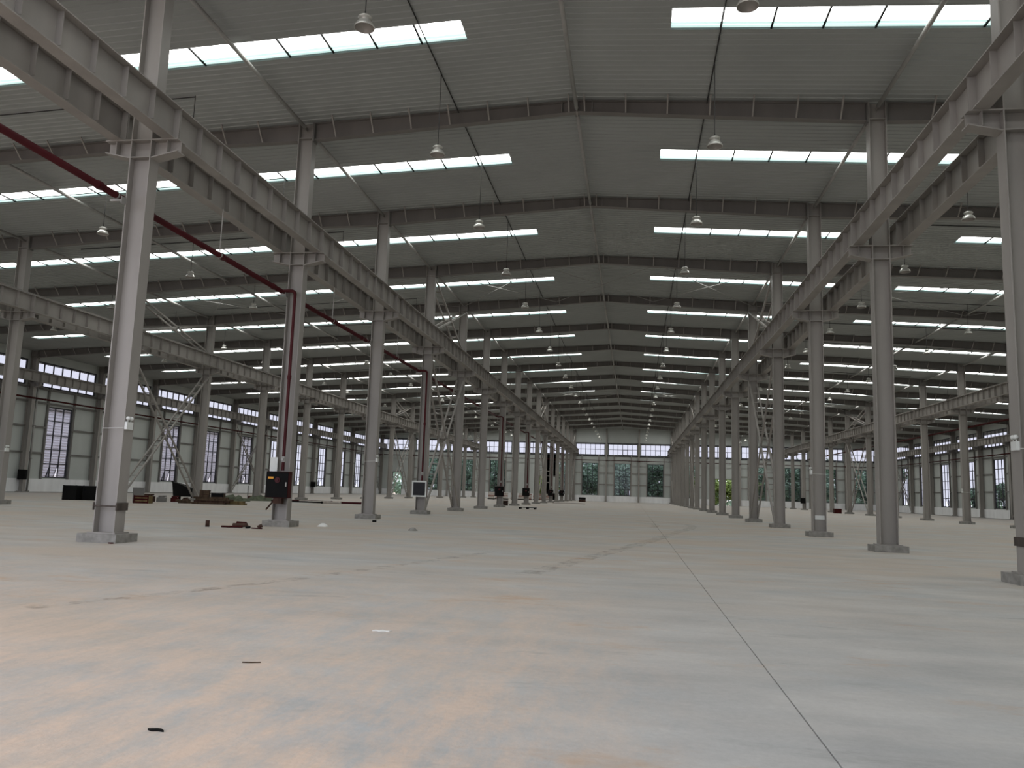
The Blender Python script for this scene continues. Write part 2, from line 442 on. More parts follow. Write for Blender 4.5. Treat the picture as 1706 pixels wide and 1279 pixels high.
for (row, s), where in SIDE.items():
    x, i0, _ = ROWS[row]
    for i in range(i0 - (1 if row in 'LR' else 0), NF):
        g = thing('crane_girder', 'steel crane girder on %s, %s bay from gable wall' % (where, bay_ord(i)), 'girder',
                  (x + s * 0.72, fy(i) + 0.015, GZ), 'crane girders on the ' + where)
        for part in ('web', 'bottom_flange', 'top_flange', 'rail', 'end_plate'):
            link(part, cached(('girder', part), lambda: girder_mesh(part)), g)
        link('end_plate', CACHE[('girder', 'end_plate')], g, (0, S - 0.05, 0))
        if row in ('L', 'R') and i <= 5:
            for k in range(1, 9): link('stiffener', cached(('girder', 'stiffener'), lambda: girder_mesh('stiffener')), g, (0, (S - 0.03) * k / 9, 0))
        else:
            link('stiffener', cached(('girder', 'stiffeners'), lambda: girder_mesh('stiffeners')), g)['kind'] = 'stuff'

# ------------------------------------------------------------------ roof beams
def beam_profile(xa, xb):
    """soffit heights along the span: deeper at the columns, shallower in the span"""
    xs = []
    if xa < XM < xb: xs = [(xa, 0.66), (XM, 0.43), (xb, 0.66)]
    else:
        xs = [(xa, 0.66), (xa + (xb - xa) * 0.33, 0.48), (xa + (xb - xa) * 0.67, 0.48), (xb, 0.66)]
    return xs
def beam_mesh(part, xa, xb):
    mb = MB(); pr = beam_profile(xa, xb)
    for (x0, d0), (x1, d1) in zip(pr, pr[1:]):
        t0, t1 = roof_z(x0) - 0.035, roof_z(x1) - 0.035
        b0, b1 = t0 - d0, t1 - d1
        if part == 'web': mb.prism([(x0, b0 + 0.02), (x1, b1 + 0.02), (x1, t1 - 0.02), (x0, t0 - 0.02)], 'y', -0.008, 0.008)
        else:
            a0, a1 = (b0, b1) if part == 'bottom_flange' else (t0 - 0.02, t1 - 0.02)
            mb.quad_box([(x0, -0.14, a0), (x1, -0.14, a1), (x1, 0.14, a1), (x0, 0.14, a0), (x0, -0.14, a0 + 0.02), (x1, -0.14, a1 + 0.02), (x1, 0.14, a1 + 0.02), (x0, 0.14, a0 + 0.02)])
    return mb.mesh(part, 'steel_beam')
def soffit(x, xa, xb):
    pr = beam_profile(xa, xb)
    for (x0, d0), (x1, d1) in zip(pr, pr[1:]):
        if x0 <= x <= x1: return roof_z(x) - 0.035 - (d0 + (d1 - d0) * (x - x0) / (x1 - x0))
SPANS = [(X_LW, X_LL, 'outer scrap-side aisle', 2), (X_LL, X_L, 'scrap-side aisle', 0), (X_L, X_R, 'central hall', -1),
         (X_R, X_RR, 'bare-side aisle', 0), (X_RR, X_RW, 'outer bare-side aisle', 4)]
for xa, xb, where, i0 in SPANS:
    xa2, xb2 = xa + CW + 0.06, xb - CW - 0.06
    ds = [0.28 + 1.45 * k for k in range(40)]
    bx = sorted([XM - d for d in ds if xa2 + 0.3 < XM - d < xb2 - 0.3] + [XM + d for d in ds if xa2 + 0.3 < XM + d < xb2 - 0.3])
    for i in range(i0, NF):
        b = thing('roof_beam', 'grey tapered roof beam over the %s, %s frame from gable wall' % (where, frame_ord(i)), 'beam', (0, fy(i), 0), 'roof beams over the ' + where)
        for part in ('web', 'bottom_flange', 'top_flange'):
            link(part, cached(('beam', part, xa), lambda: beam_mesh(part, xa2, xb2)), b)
        if (where == 'central hall' and 1 <= i <= 3) or (where == 'scrap-side aisle' and 1 <= i <= 2):
            for x in bx:
                s0, t0 = soffit(x, xa2, xb2), roof_z(x)
                link('fly_brace', MB().bar((x, -0.12, s0 + 0.03), (x, -0.62, t0 - 0.03), 0.05, 0.05, (1, 0, 0)).mesh('fly_brace', 'steel'), b)
        else:
            def braces():
                mb = MB()
                for x in bx: mb.bar((x, -0.12, soffit(x, xa2, xb2) + 0.03), (x, -0.62, roof_z(x) - 0.03), 0.05, 0.05, (1, 0, 0))
                return mb.mesh('fly_brace', 'steel')
            link('fly_brace', cached(('fly', xa), braces), b)['kind'] = 'stuff'
        if where == 'central hall':
            for xx, hw in ((XM, 0.03), (XM - 0.54, 0.01), (XM + 0.54, 0.01)):
                link('splice_plate', cached(('splice', hw), lambda: MB().box(-hw, hw, -0.15, 0.15, RZ - 0.49, RZ - 0.08).mesh('splice_plate', 'steel')), b, (xx, 0, 0))

# ------------------------------------------------------------------ tie tubes between the frames
TIES = [(XM, -1, 'along the roof ridge', 0.42), (X_L, -1, 'along the scrap-side hall row', 0.25), (X_R, -1, 'along the bare-side hall row', 0.25),
        (X_LL, 1, 'along the outer scrap-side row', 0.25), (X_RR, 4, 'along the outer bare-side row', 0.25),
        (-25.4, 1, 'over the scrap-side aisle', 0.3), (21.6, 2, 'over the bare-side aisle', 0.3)]
for x, i0, where, drop in TIES:
    z = roof_z(x) - drop
    for i in range(i0, NF):
        t = thing('tie_tube', 'round steel tie tube %s, %s bay from the gable wall' % (where, bay_ord(i)), 'tube', (x, fy(i), z), 'tie tubes ' + where)
        e = 0.2
        link('tube', cached('tie', lambda: MB().tube((0, 0.3, 0), (0, S - 0.3, 0), 0.07, 12).mesh('tube', 'zinc', True)), t)
        link('end_lug', cached('lug', lambda: MB().box(-0.008, 0.008, 0.02, 0.42, -0.06, 0.06).mesh('end_lug', 'steel')), t)
        link('end_lug', cached('lug', None), t, (0, S - 0.44, 0))

# ------------------------------------------------------------------ lattice bracing between columns
def cross_brace(row, i, z0, z1, lower):
    x = ROWS[row][0]
    b = thing('cross_brace', '%s in the %s, %s bay from gable wall' % ('laced steel cross brace' if lower else 'upper cross brace above girders', ROWS[row][2], bay_ord(i)), 'brace', (x, 0, 0), 'cross braces of the column rows')
    sep = 0.23 if row not in ('LW', 'RW') else 0.12; nb = 13 if lower else 7
    if row in ('LW', 'RW'): b.location.x += 0.08 if row == 'LW' else -0.08
    for flip in (False, True):
        ya, yb = fy(i) + 0.22, fy(i + 1) - (0.22 if i + 1 < NF else 0.6)
        if flip: ya, yb = yb, ya
        for s in (-1, 1):
            link('chord', MB().bar((s * sep, ya, z0), (s * sep, yb, z1), 0.10, 0.10, (1, 0, 0)).mesh('chord', 'steel'), b)
        near = lower and i == 3 and row in ('L', 'LL')
        mb = MB()
        for k in range(1, nb):
            t = k / nb; y, z = ya + (yb - ya) * t, z0 + (z1 - z0) * t
            if near: link('batten', MB().bar((-sep, y, z), (sep, y, z), 0.06, 0.06).mesh('batten', 'steel'), b)
            else: mb.bar((-sep, y, z), (sep, y, z), 0.06, 0.06)
        if mb.v: link('batten', mb.mesh('batten', 'steel'), b)['kind'] = 'stuff'
    if lower: link('gusset', MB().box(-sep, sep, fy(i) + S / 2 - 0.3, fy(i) + S / 2 + 0.3, 0.5 * (z0 + z1) - 0.02, 0.5 * (z0 + z1) + 0.02).mesh('gusset', 'steel'), b)
for row in ROWS:
    for i in ((3, 9, 15) if row != 'RW' else (9, 14)):
        if i < ROWS[row][1]: continue
        cross_brace(row, i, 0.35, 9.2, True)
        if row in ('L', 'R', 'LL', 'RR'): cross_brace(row, i, GZ + GH + 0.15, roof_z(ROWS[row][0]) - 0.8, False)
# thin rods under the roof in the braced bays
for i in (3, 9):
    for a, b in ((XM - 10.1, XM - 3.4), (XM - 3.4, XM + 3.4), (XM + 3.4, XM + 10.1), (X_LL, -25.4), (-25.4, X_L - 0.3), (X_R + 0.3, 21.6), (21.6, X_RR)):
        which = ['scrap-side hall slope', 'hall ridge', 'bare-side hall slope', 'scrap-side aisle beside its outer row', 'scrap-side aisle beside the hall', 'bare-side aisle beside the hall', 'bare-side aisle beside its outer row'][
            [XM - 10.1, XM - 3.4, XM + 3.4, X_LL, -25.4, X_R + 0.3, 21.6].index(a)]
        r = thing('rod_brace', 'crossed roof rods, %s, %s bay from gable wall' % (which, bay_ord(i)), 'brace', (0, fy(i), 0), 'crossed roof rods')
        za, zb = roof_z(a) - 0.35, roof_z(b) - 0.35
        link('rod', MB().tube((a, 0.2, za), (b, S - 0.2, zb), 0.018, 6).mesh('rod', 'zinc'), r)
        link('rod', MB().tube((b, 0.2, zb), (a, S - 0.2, za), 0.018, 6).mesh('rod', 'zinc'), r)

# ------------------------------------------------------------------ pendant lamps and their conduits
def lamp_parts():
    P = {}
    P['shade'] = MB().lathe([(0.09, 0.20), (0.12, 0.19), (0.16, 0.165), (0.205, 0.115), (0.235, 0.05), (0.245, 0.0), (0.238, 0.0), (0.22, 0.05)], 20).mesh('shade', 'lamp', True)
    P['housing'] = MB().lathe([(0.0, 0.345), (0.06, 0.34), (0.125, 0.315), (0.165, 0.28), (0.165, 0.255), (0.12, 0.245), (0.10, 0.20)], 20).mesh('housing', 'lamp', True)
    P['reflector'] = MB().lathe([(0.235, 0.005), (0.20, 0.08), (0.11, 0.15), (0.0, 0.16)], 20).mesh('reflector', 'lampin', True)
    P['hook'] = MB().tube((0, 0, 0.33), (0, 0, 0.42), 0.02, 6).mesh('hook', 'cable')
    return P
LP = lamp_parts()
LINES = [(-6.5, 'central hall, scrap-side line', 2, True), (2.4, 'central hall, bare-side line', 2, True),
         (-15.3, 'scrap-side aisle, line next to the hall', 3, False), (-23.8, 'scrap-side aisle, outer line', 4, False),
         (12.6, 'bare-side aisle, line next to the hall', 3, False), (21.0, 'bare-side aisle, outer line', 6, False),
         (-33.6, 'outer scrap-side aisle, inner line', 6, False), (-43.5, 'outer scrap-side aisle, line by the wall', 7, False),
         (33.0, 'outer bare-side aisle', 12, False)]
LY = [2.5 + 7.35 * k for k in range(23) if 2.5 + 7.35 * k < YG - 3]
LZ = 12.38
for x, where, k0, along in LINES:
    if along:
        cd = thing('lamp_conduit', 'thin dark conduit under the roof feeding lamps of the %s' % where, 'conduit', (x, 0, roof_z(x) - 0.05), 'lamp conduits')
        link('conduit', MB().tube((0, 4, 0), (0, YG - 1, 0), 0.022, 6).mesh('conduit', 'cable'), cd)
    for k, y in enumerate(LY):
        if k < k0: continue
        l = thing('pendant_lamp', 'bell-shaped metal pendant lamp, %s, %s from the gable wall' % (where, ORD[len(LY) - k]), 'lamp', (x, y, LZ), 'pendant lamps of the ' + where)
        top = roof_z(x) + 0.17 - LZ
        link('cable', cached(('cable', round(top, 2)), lambda: MB().tube((0, 0, 0.4), (0, 0, top), 0.013, 5).mesh('cable', 'cable')), l)
        for part in ('shade', 'housing', 'reflector', 'hook'):
            if y > 100 and part == 'hook': continue
            link(part, LP[part], l)
for xa, xb, k0, side in ((-30.5, -15.3, 3, 'scrap-side'), (12.6, 27.0, 4, 'bare-side')):
    for k, y in enumerate(LY):
        if k < k0: continue
        cd = thing('lamp_conduit', 'thin dark cross conduit under the roof of the %s aisle, %s from gable wall' % (side, ORD[len(LY) - k]), 'conduit', (0, y, 0), 'cross conduits of the %s aisle' % side)
        link('conduit', cached(('xc', side), lambda: MB().tube((xa, 0, roof_z(xa) - 0.05), (xb, 0, roof_z(xb) - 0.05), 0.02, 6).mesh('conduit', 'cable')), cd)

# ------------------------------------------------------------------ walls, windows
WN = [0]
def window(label, org, u, n, w, h, nc, nr, single, sash=None):
    """org: lower corner on the wall plane, u: unit vector along the wall, n: unit vector into the room"""
    WN[0] += 1
    u, n, org = Vector(u), Vector(n), Vector(org); z = Vector((0, 0, 1))
    mb = MB()
    def fb(a0, a1, z0, z1, d):
        c = [org + u * a + z * b + n * k for a, b, k in ((a0, z0, -d), (a1, z0, -d), (a1, z0, d), (a0, z0, d), (a0, z1, -d), (a1, z1, -d), (a1, z1, d), (a0, z1, d))]
        mb.quad_box(c)
    t = 0.11
    fb(0, t, 0, h, 0.06); fb(w - t, w, 0, h, 0.06); fb(t, w - t, 0, t, 0.06); fb(t, w - t, h - t, h, 0.06)
    for k in range(1, nc): fb(w * k / nc - 0.05, w * k / nc + 0.05, t, h - t, 0.04)
    for k in range(1, nr): fb(t, w - t, h * k / nr - 0.045, h * k / nr + 0.045, 0.035)
    win = link('window_%d' % WN[0], mb.mesh('window_frame', 'frame'))
    tag(win, label, None, None, 'structure')
    cells = [(c, r) for c in range(nc) for r in range(nr)]
    def pane_box(m_, c, r):
        a0, a1, z0, z1 = w * c / nc + 0.03, w * (c + 1) / nc - 0.03, h * r / nr + 0.03, h * (r + 1) / nr - 0.03
        m_.quad_box([org + u * a + z * b + n * k for a, b, k in ((a0, z0, -0.004), (a1, z0, -0.004), (a1, z0, 0.004), (a0, z0, 0.004), (a0, z1, -0.004), (a1, z1, -0.004), (a1, z1, 0.004), (a0, z1, 0.004))])
    rest = MB()
    for c, r in cells:
        if sash and (c, r) in sash: continue
        if single:
            m_ = MB(); pane_box(m_, c, r); link('pane', m_.mesh('pane', 'glass'), win)
        else: pane_box(rest, c, r)
    if rest.v: link('pane', rest.mesh('pane', 'glass'), win)['kind'] = 'stuff'
    for c, r in (sash or ()):          # hopper sash standing open, hinged along its top edge
        a0, a1, z0, z1 = w * c / nc + 0.02, w * (c + 1) / nc - 0.02, h * r / nr + 0.02, h * (r + 1) / nr - 0.02
        hh = z1 - z0; ang = 0.30
        def P(a, q, k): return org + u * a + z * (z1 - (hh - q) * math.cos(ang)) - n * ((hh - q) * math.sin(ang)) + n * k
        m_ = MB()
        for b0, b1, q0, q1 in ((a0, a0 + 0.07, 0, hh), (a1 - 0.07, a1, 0, hh), (a0 + 0.07, a1 - 0.07, 0, 0.07), (a0 + 0.07, a1 - 0.07, hh - 0.07, hh)):
            m_.quad_box([P(b0, q0, -0.02), P(b1, q0, -0.02), P(b1, q0, 0.02), P(b0, q0, 0.02), P(b0, q1, -0.02), P(b1, q1, -0.02), P(b1, q1, 0.02), P(b0, q1, 0.02)])
        s_ = link('sash', m_.mesh('sash', 'frame'), win)
        g_ = MB().quad_box([P(a0 + 0.07, 0.07, -0.004), P(a1 - 0.07, 0.07, -0.004), P(a1 - 0.07, 0.07, 0.004), P(a0 + 0.07, 0.07, 0.004),
                            P(a0 + 0.07, hh - 0.07, -0.004), P(a1 - 0.07, hh - 0.07, -0.004), P(a1 - 0.07, hh - 0.07, 0.004), P(a0 + 0.07, hh - 0.07, 0.004)])
        link('pane', g_.mesh('pane', 'glass'), s_)
    return win
ZL, ZT0, ZT1, ZS0, ZS1 = 1.2, 1.3, 8.0, 9.70, 12.05
def wall_piece(parent, name, u0, u1, z0, z1, fixed, axis, th, mat, side=0):
    """a slab of the wall: along y for the long walls (fixed = x), along x for the gable (fixed = y)"""
    a, b = fixed - th, fixed + th
    mb = MB().box(a, b, u0, u1, z0, z1) if axis == 'y' else MB().box(u0, u1, a, b, z0, z1)
    return link(name, mb.mesh(name, mat), parent)
def long_wall(name, xw, inn, i0, side, label):
    wall = tag(link(name, None), label, None, None, 'structure')
    eave = roof_z(xw)
    for i in range(i0, NF):
        y0, y1 = fy(i), fy(i + 1); a, b = y0 + 0.285 * S, y0 + 0.64 * S
        sa, sb = y0 + 0.06 * S, y0 + 0.955 * S
        wall_piece(wall, 'low_wall', y0, y1, -0.3, ZL, xw + inn * 0.06, 'y', 0.12, 'lowwall')
        for u0, u1, z0, z1 in ((y0, a, ZL, ZS0), (b, y1, ZL, ZS0), (a, b, ZL, ZT0), (a, b, ZT1, ZS0), (y0, y1, ZS1, eave + 0.05), (y0, sa, ZS0, ZS1), (sb, y1, ZS0, ZS1)):
            wall_piece(wall, 'wall_panel', u0, u1, z0, z1, xw, 'y', 0.05, 'wall')
        for z in (3.5, 5.9):
            for u0, u1 in ((y0, a), (b, y1)): wall_piece(wall, 'girt', u0, u1, z, z + 0.16, xw + inn * 0.12, 'y', 0.07, 'steel_dark')
        for z in (8.15, 9.46): wall_piece(wall, 'girt', y0, y1, z, z + 0.18, xw + inn * 0.12, 'y', 0.07, 'steel_dark')
        for yy in (a - 0.12, b + 0.12): wall_piece(wall, 'jamb_post', yy - 0.1, yy + 0.1, ZL, ZS0, xw + inn * 0.14, 'y', 0.09, 'steel_dark')
        single = side == 'scrap-side' and i <= 9
        window('tall black-framed grid window in %s long wall, %s bay from gable wall' % (side, bay_ord(i)), (xw, a, ZT0), (0, 1, 0), (inn, 0, 0), b - a, ZT1 - ZT0, 3, 5, single, ((1, 0),))
        window('high strip window in %s long wall, %s bay from gable wall' % (side, bay_ord(i)), (xw, sa, ZS0), (0, 1, 0), (inn, 0, 0), sb - sa, ZS1 - ZS0, 7, 2, single)
    return wall
XWL, XWR = X_LW - 0.42, X_RW + 0.42
wl = long_wall('wall_left', XWL, 1, 2, 'scrap-side', 'long grey sheet wall over a white plinth, behind the scrap')
wr = long_wall('wall_right', XWR, -1, 7, 'bare-side', 'long grey sheet wall over a white plinth, opposite the scrap')
# plain stretches of the long walls next to the camera, out of view
for w_, xw, i1 in ((wl, XWL, 2), (wr, XWR, 7)):
    wall_piece(w_, 'wall_panel', fy(FIRST), fy(i1), 0, roof_z(xw), xw, 'y', 0.05, 'wall')
# added unseen wall behind the camera, open on the scrap side to steer daylight
wf = tag(link('wall_front_added', None), 'unseen grey front wall, added with an opening to shape the daylight', None, None, 'structure')
for a_, b_ in ((XWL, -36.0), (0.5, XWR)):
    link('wall_panel', MB().prism([(a_, -0.3), (b_, -0.3), (b_, roof_z(b_)), (a_, roof_z(a_))], 'y', fy(FIRST) - 0.1, fy(FIRST)).mesh('wall_panel', 'wall'), wf)
# gable wall
wg = tag(link('wall_end', None), 'grey gable wall closing the far end of the hall', None, None, 'structure')
EDGES = [XWL] + [X_LL + 0.0] + [X_L, X_R, X_RR] + [XWR]
DOORS = {(1, 1): (-19.7, -16.2, 5.0), (3, 1): (16.6, 20.2, 5.4), (0, 0): (-51.8, -49.7, 4.9)}
posts = []
DN = 0
SPN = ['outer scrap-side aisle', 'scrap-side aisle', 'central hall', 'bare-side aisle', 'outer bare-side aisle']
for k in range(5):
    xa, xb = EDGES[k], EDGES[k + 1]; third = (xb - xa) / 3
    for j in range(3):
        a, b = xa + third * j, xa + third * (j + 1); c = 0.5 * (a + b)
        if j: posts.append((a, k, j))
        w0, w1 = c - 1.65, c + 1.65
        s0, s1 = a + 0.35, b - 0.35
        ht = min(roof_z(a), roof_z(b)) - 0.03
        tops = [(b, roof_z(b) + 0.05)] + ([(XM, RZ + 0.05)] if a < XM < b else []) + [(a, roof_z(a) + 0.05)]
        link('wall_panel', MB().prism([(a, ZS1), (b, ZS1)] + tops, 'y', YG - 0.05, YG + 0.05).mesh('wall_panel', 'wall'), wg)
        wall_piece(wg, 'wall_panel', a, s0, ZS0, ZS1, YG, 'x', 0.05, 'wall'); wall_piece(wg, 'wall_panel', s1, b, ZS0, ZS1, YG, 'x', 0.05, 'wall')
        wall_piece(wg, 'girt', a, b, ZS0 - 0.25, ZS0 - 0.05, YG - 0.12, 'x', 0.07, 'frame')
        wall_piece(wg, 'girt', a, b, ZS1 + 0.05, ZS1 + 0.2, YG - 0.12, 'x', 0.07, 'frame')
        pos = ('scrap-side third', 'middle third', 'bare-side third')[j]
        sash = ((3, 0),) if (k, j) != (2, 0) else None
        window('high strip window in gable wall of %s, %s' % (SPN[k], pos), (s0, YG, ZS0), (1, 0, 0), (0, -1, 0), s1 - s0, ZS1 - ZS0, 6, 2, k == 2, sash)
        if (k, j) in DOORS:
            d0, d1, dh = DOORS[(k, j)]
            wall_piece(wg, 'low_wall', a, d0, -0.3, ZL, YG - 0.06, 'x', 0.12, 'lowwall'); wall_piece(wg, 'low_wall', d1, b, -0.3, ZL, YG - 0.06, 'x', 0.12, 'lowwall')
            for q0, q1, z0, z1 in ((a, d0, ZL, ZS0), (d1, b, ZL, ZS0), (d0, d1, dh, ZS0)): wall_piece(wg, 'wall_panel', q0, q1, z0, z1, YG, 'x', 0.05, 'wall')
            DN += 1
            dr = MB().box(d0 - 0.08, d0 + 0.06, YG - 0.12, YG + 0.12, 0, dh).box(d1 - 0.06, d1 + 0.08, YG - 0.12, YG + 0.12, 0, dh).box(d0 + 0.06, d1 - 0.06, YG - 0.12, YG + 0.12, dh - 0.1, dh + 0.06)
            tag(link('door_%d' % DN, dr.mesh('door_frame', 'steel_dark')), 'open doorway through the gable wall of the %s' % SPN[k], None, None, 'structure')
        else:
            wall_piece(wg, 'low_wall', a, b, -0.3, ZL, YG - 0.06, 'x', 0.12, 'lowwall')
            for q0, q1, z0, z1 in ((a, w0, ZL, ZS0), (w1, b, ZL, ZS0), (w0, w1, ZL, ZT0), (w0, w1, ZT1, ZS0)): wall_piece(wg, 'wall_panel', q0, q1, z0, z1, YG, 'x', 0.05, 'wall')
            for z in (3.5, 5.9):
                for q0, q1 in ((a, w0), (w1, b)): wall_piece(wg, 'girt', q0, q1, z, z + 0.16, YG - 0.12, 'x', 0.07, 'steel')
            for xx in (w0 - 0.12, w1 + 0.12): wall_piece(wg, 'jamb_post', xx - 0.1, xx + 0.1, ZL, ZS0, YG - 0.14, 'x', 0.09, 'steel')
            window('tall black-framed grid window in gable wall of %s, %s' % (SPN[k], pos), (w0, YG, ZT0), (1, 0, 0), (0, -1, 0), w1 - w0, ZT1 - ZT0, 3, 5, k == 2, ((1, 0),))
for a, k, j in posts:
    p = thing('wind_post', 'slim steel post against gable wall of %s, %s the scrap' % (SPN[k], 'nearer' if j == 1 else 'farther from'), 'post', (a, YG - 0.42, 0), 'wind posts of the gable wall')
    tp = roof_z(a) - 0.1
    link('flange', MB().box(-0.17, 0.17, -0.20, -0.18, 0.03, tp).mesh('flange', 'steel'), p); link('flange', MB().box(-0.17, 0.17, 0.18, 0.20, 0.03, tp).mesh('flange', 'steel'), p)
    link('web', MB().box(-0.008, 0.008, -0.18, 0.18, 0.03, tp).mesh('web', 'steel'), p)
    link('base_plate', MB().box(-0.25, 0.25, -0.26, 0.26, 0, 0.03).mesh('base_plate', 'concrete'), p)

# ------------------------------------------------------------------ fire pipe, drops and hose cabinets on the scrap-side hall row
PX, PZ = X_L - 0.46, 8.45
pipe = thing('fire_pipe', 'dark red fire main hung along the scrap-side hall row', 'pipe', (0, 0, 0))
link('main_run', MB().tube((PX, fy(-2), PZ), (PX, fy(13) + 0.5, PZ), 0.085, 12).mesh('main_run', 'red', True), pipe)
cp = MB()
for i in range(-1, 14):
    for t in (0.12, 0.52, 0.9):
        y = fy(i) + t * S; cp.tube((PX, y - 0.07, PZ), (PX, y + 0.07, PZ), 0.108, 12)
link('coupling', cp.mesh('coupling', 'red'), pipe)['kind'] = 'stuff'
for i in range(-1, 14):
    y = fy(i) + 0.5 * S
    link('hanger', MB().tube((PX, y, PZ + 0.09), (PX, y, GZ - 0.02), 0.016, 6).tube((PX, y - 0.02, PZ), (PX, y + 0.02, PZ), 0.1, 10).mesh('hanger', 'zinc'), pipe)
    link('bracket', MB().bar((PX - 0.14, fy(i) - 0.30, PZ - 0.13), (X_L - CW, fy(i) - 0.30, PZ - 0.13), 0.05, 0.05).box(X_L - CW, X_L - CW + 0.02, fy(i) - 0.36, fy(i) - 0.19, PZ - 0.22, PZ - 0.04).tube((PX, fy(i) - 0.32, PZ), (PX, fy(i) - 0.28, PZ), 0.1, 10).mesh('bracket', 'zinc'), pipe)
CABS = {1: ('white plate and yellow sticker', 'yellow'), 3: ('white-framed black glass door', 'whiteframe'), 6: ('plain dark door', 'plain'), 8: ('plain dark door', 'plain'), 11: ('plain dark door', 'plain'), 13: ('plain dark door', 'plain')}
for i, (desc, style) in CABS.items():
    y = fy(i) - 0.33
    d = MB().tube((PX, y - 0.0, PZ), (X_L - 0.05, y, PZ), 0.062, 10)
    for t in range(5):      # elbow
        a0, a1 = t / 5 * math.pi / 2, (t + 1) / 5 * math.pi / 2
        c = Vector((X_L - 0.05, y, PZ - 0.14))
        d.tube(c + Vector((math.sin(a0), 0, math.cos(a0))) * 0.14, c + Vector((math.sin(a1), 0, math.cos(a1))) * 0.14, 0.062, 10)
    d.tube((X_L + 0.09, y, PZ - 0.14), (X_L + 0.09, y, 1.95), 0.055, 10)
    d.tube((X_L + 0.09, y, 5.2), (X_L + 0.09, y, 5.35), 0.075, 10)
    link('drop', d.mesh('drop', 'red'), pipe)
    link('valve', MB().tube((X_L + 0.09, y - 0.12, 2.35), (X_L + 0.09, y + 0.05, 2.35), 0.05, 8).tube((X_L + 0.09, y, 2.25), (X_L + 0.09, y, 2.45), 0.075, 10).mesh('valve', 'zinc'), pipe)
    cab = thing('hose_cabinet', 'hose cabinet with %s on scrap-side hall row, %s from gable wall' % (desc, frame_ord(i)), 'cabinet', (X_L - 0.02, fy(i) - 0.19, 1.0), 'fire hose cabinets')
    yb, yf = -0.01, -0.27
    link('body', cached('cab', lambda: MB().box(-0.42, 0.42, yf, yb, 0, 0.92).mesh('body', 'redbrown')), cab)
    if style == 'whiteframe':
        f = MB().box(-0.44, 0.44, yf - 0.03, yf, 0, 0.08).box(-0.44, 0.44, yf - 0.03, yf, 0.84, 0.92).box(-0.44, -0.36, yf - 0.03, yf, 0.08, 0.84).box(0.36, 0.44, yf - 0.03, yf, 0.08, 0.84)
        fo = link('door', f.mesh('door', 'white'), cab); fo['label'] = 'white door frame'
        link('pane', MB().box(-0.36, 0.36, yf - 0.02, yf - 0.005, 0.08, 0.84).mesh('pane', 'blackgloss'), fo)
    else:
        do = link('door', cached('cabdoor', lambda: MB().box(-0.40, 0.40, yf - 0.025, yf, 0.02, 0.90).mesh('door', 'black')), cab)
        link('handle', cached('cabhandle', lambda: MB().box(0.32, 0.36, yf - 0.05, yf - 0.025, 0.40, 0.55).mesh('handle', 'zinc')), do)
        link('inlet', cached('inlet', lambda: MB().tube((0.02, yf - 0.06, 0.62), (0.02, yf - 0.025, 0.62), 0.10, 14).tube((0.02, yf - 0.09, 0.62), (0.02, yf - 0.06, 0.62), 0.05, 10).mesh('inlet', 'red')), do)
    if style == 'yellow':
        st = link('sticker', MB().box(-0.34, -0.14, yf - 0.032, yf - 0.025, 0.66, 0.73).mesh('sticker', 'yellow'), do); st['label'] = 'orange-yellow sticker'
        sg = link('notice_plate', MB().box(-0.42, -0.14, -0.06, -0.04, 0.93, 1.42).mesh('notice_plate', 'white'), cab); sg['label'] = 'blank white notice plate'
        link('hose_tail', MB().tube((-0.1, -0.16, 0.0), (-0.16, -0.22, -0.16), 0.035, 8).tube((-0.16, -0.22, -0.16), (-0.34, -0.3, -0.42), 0.03, 8).box(-0.12, 0.18, -0.24, -0.04, -0.2, 0.0).mesh('hose_tail', 'rust'), cab)
# mains around the outer walls
for nm, a, b, lab in (('fire_pipe', (XWL + 0.75, fy(3), 8.5), (XWL + 0.75, YG - 1, 8.5), 'dark fire pipe running along the scrap-side long wall'),
                      ('fire_pipe', (XWR - 0.75, fy(8), 8.5), (XWR - 0.75, YG - 1, 8.5), 'dark fire pipe running along the bare-side long wall'),
                      ('fire_pipe', (XWL + 1, YG - 0.75, 8.55), (XWR - 1, YG - 0.75, 8.55), 'dark red fire pipe running across the gable wall'),
                      ('fire_pipe', (X_RR + 0.46, fy(3), 8.35), (X_RR + 0.46, fy(13), 8.35), 'dark red fire main hung along the outer bare-side row')):
    t = thing(nm, lab, 'pipe')
    link('main_run', MB().tube(a, b, 0.08, 10).mesh('main_run', 'redbrown', True), t)
    mb = MB(); A, B = Vector(a), Vector(b); n = int((B - A).length / 4)
    for k in range(1, n):
        p = A.lerp(B, k / n); dd = (B - A).normalized() * 0.07; mb.tube(p - dd, p + dd, 0.1, 8)
    link('coupling', mb.mesh('coupling', 'redbrown'), t)['kind'] = 'stuff'

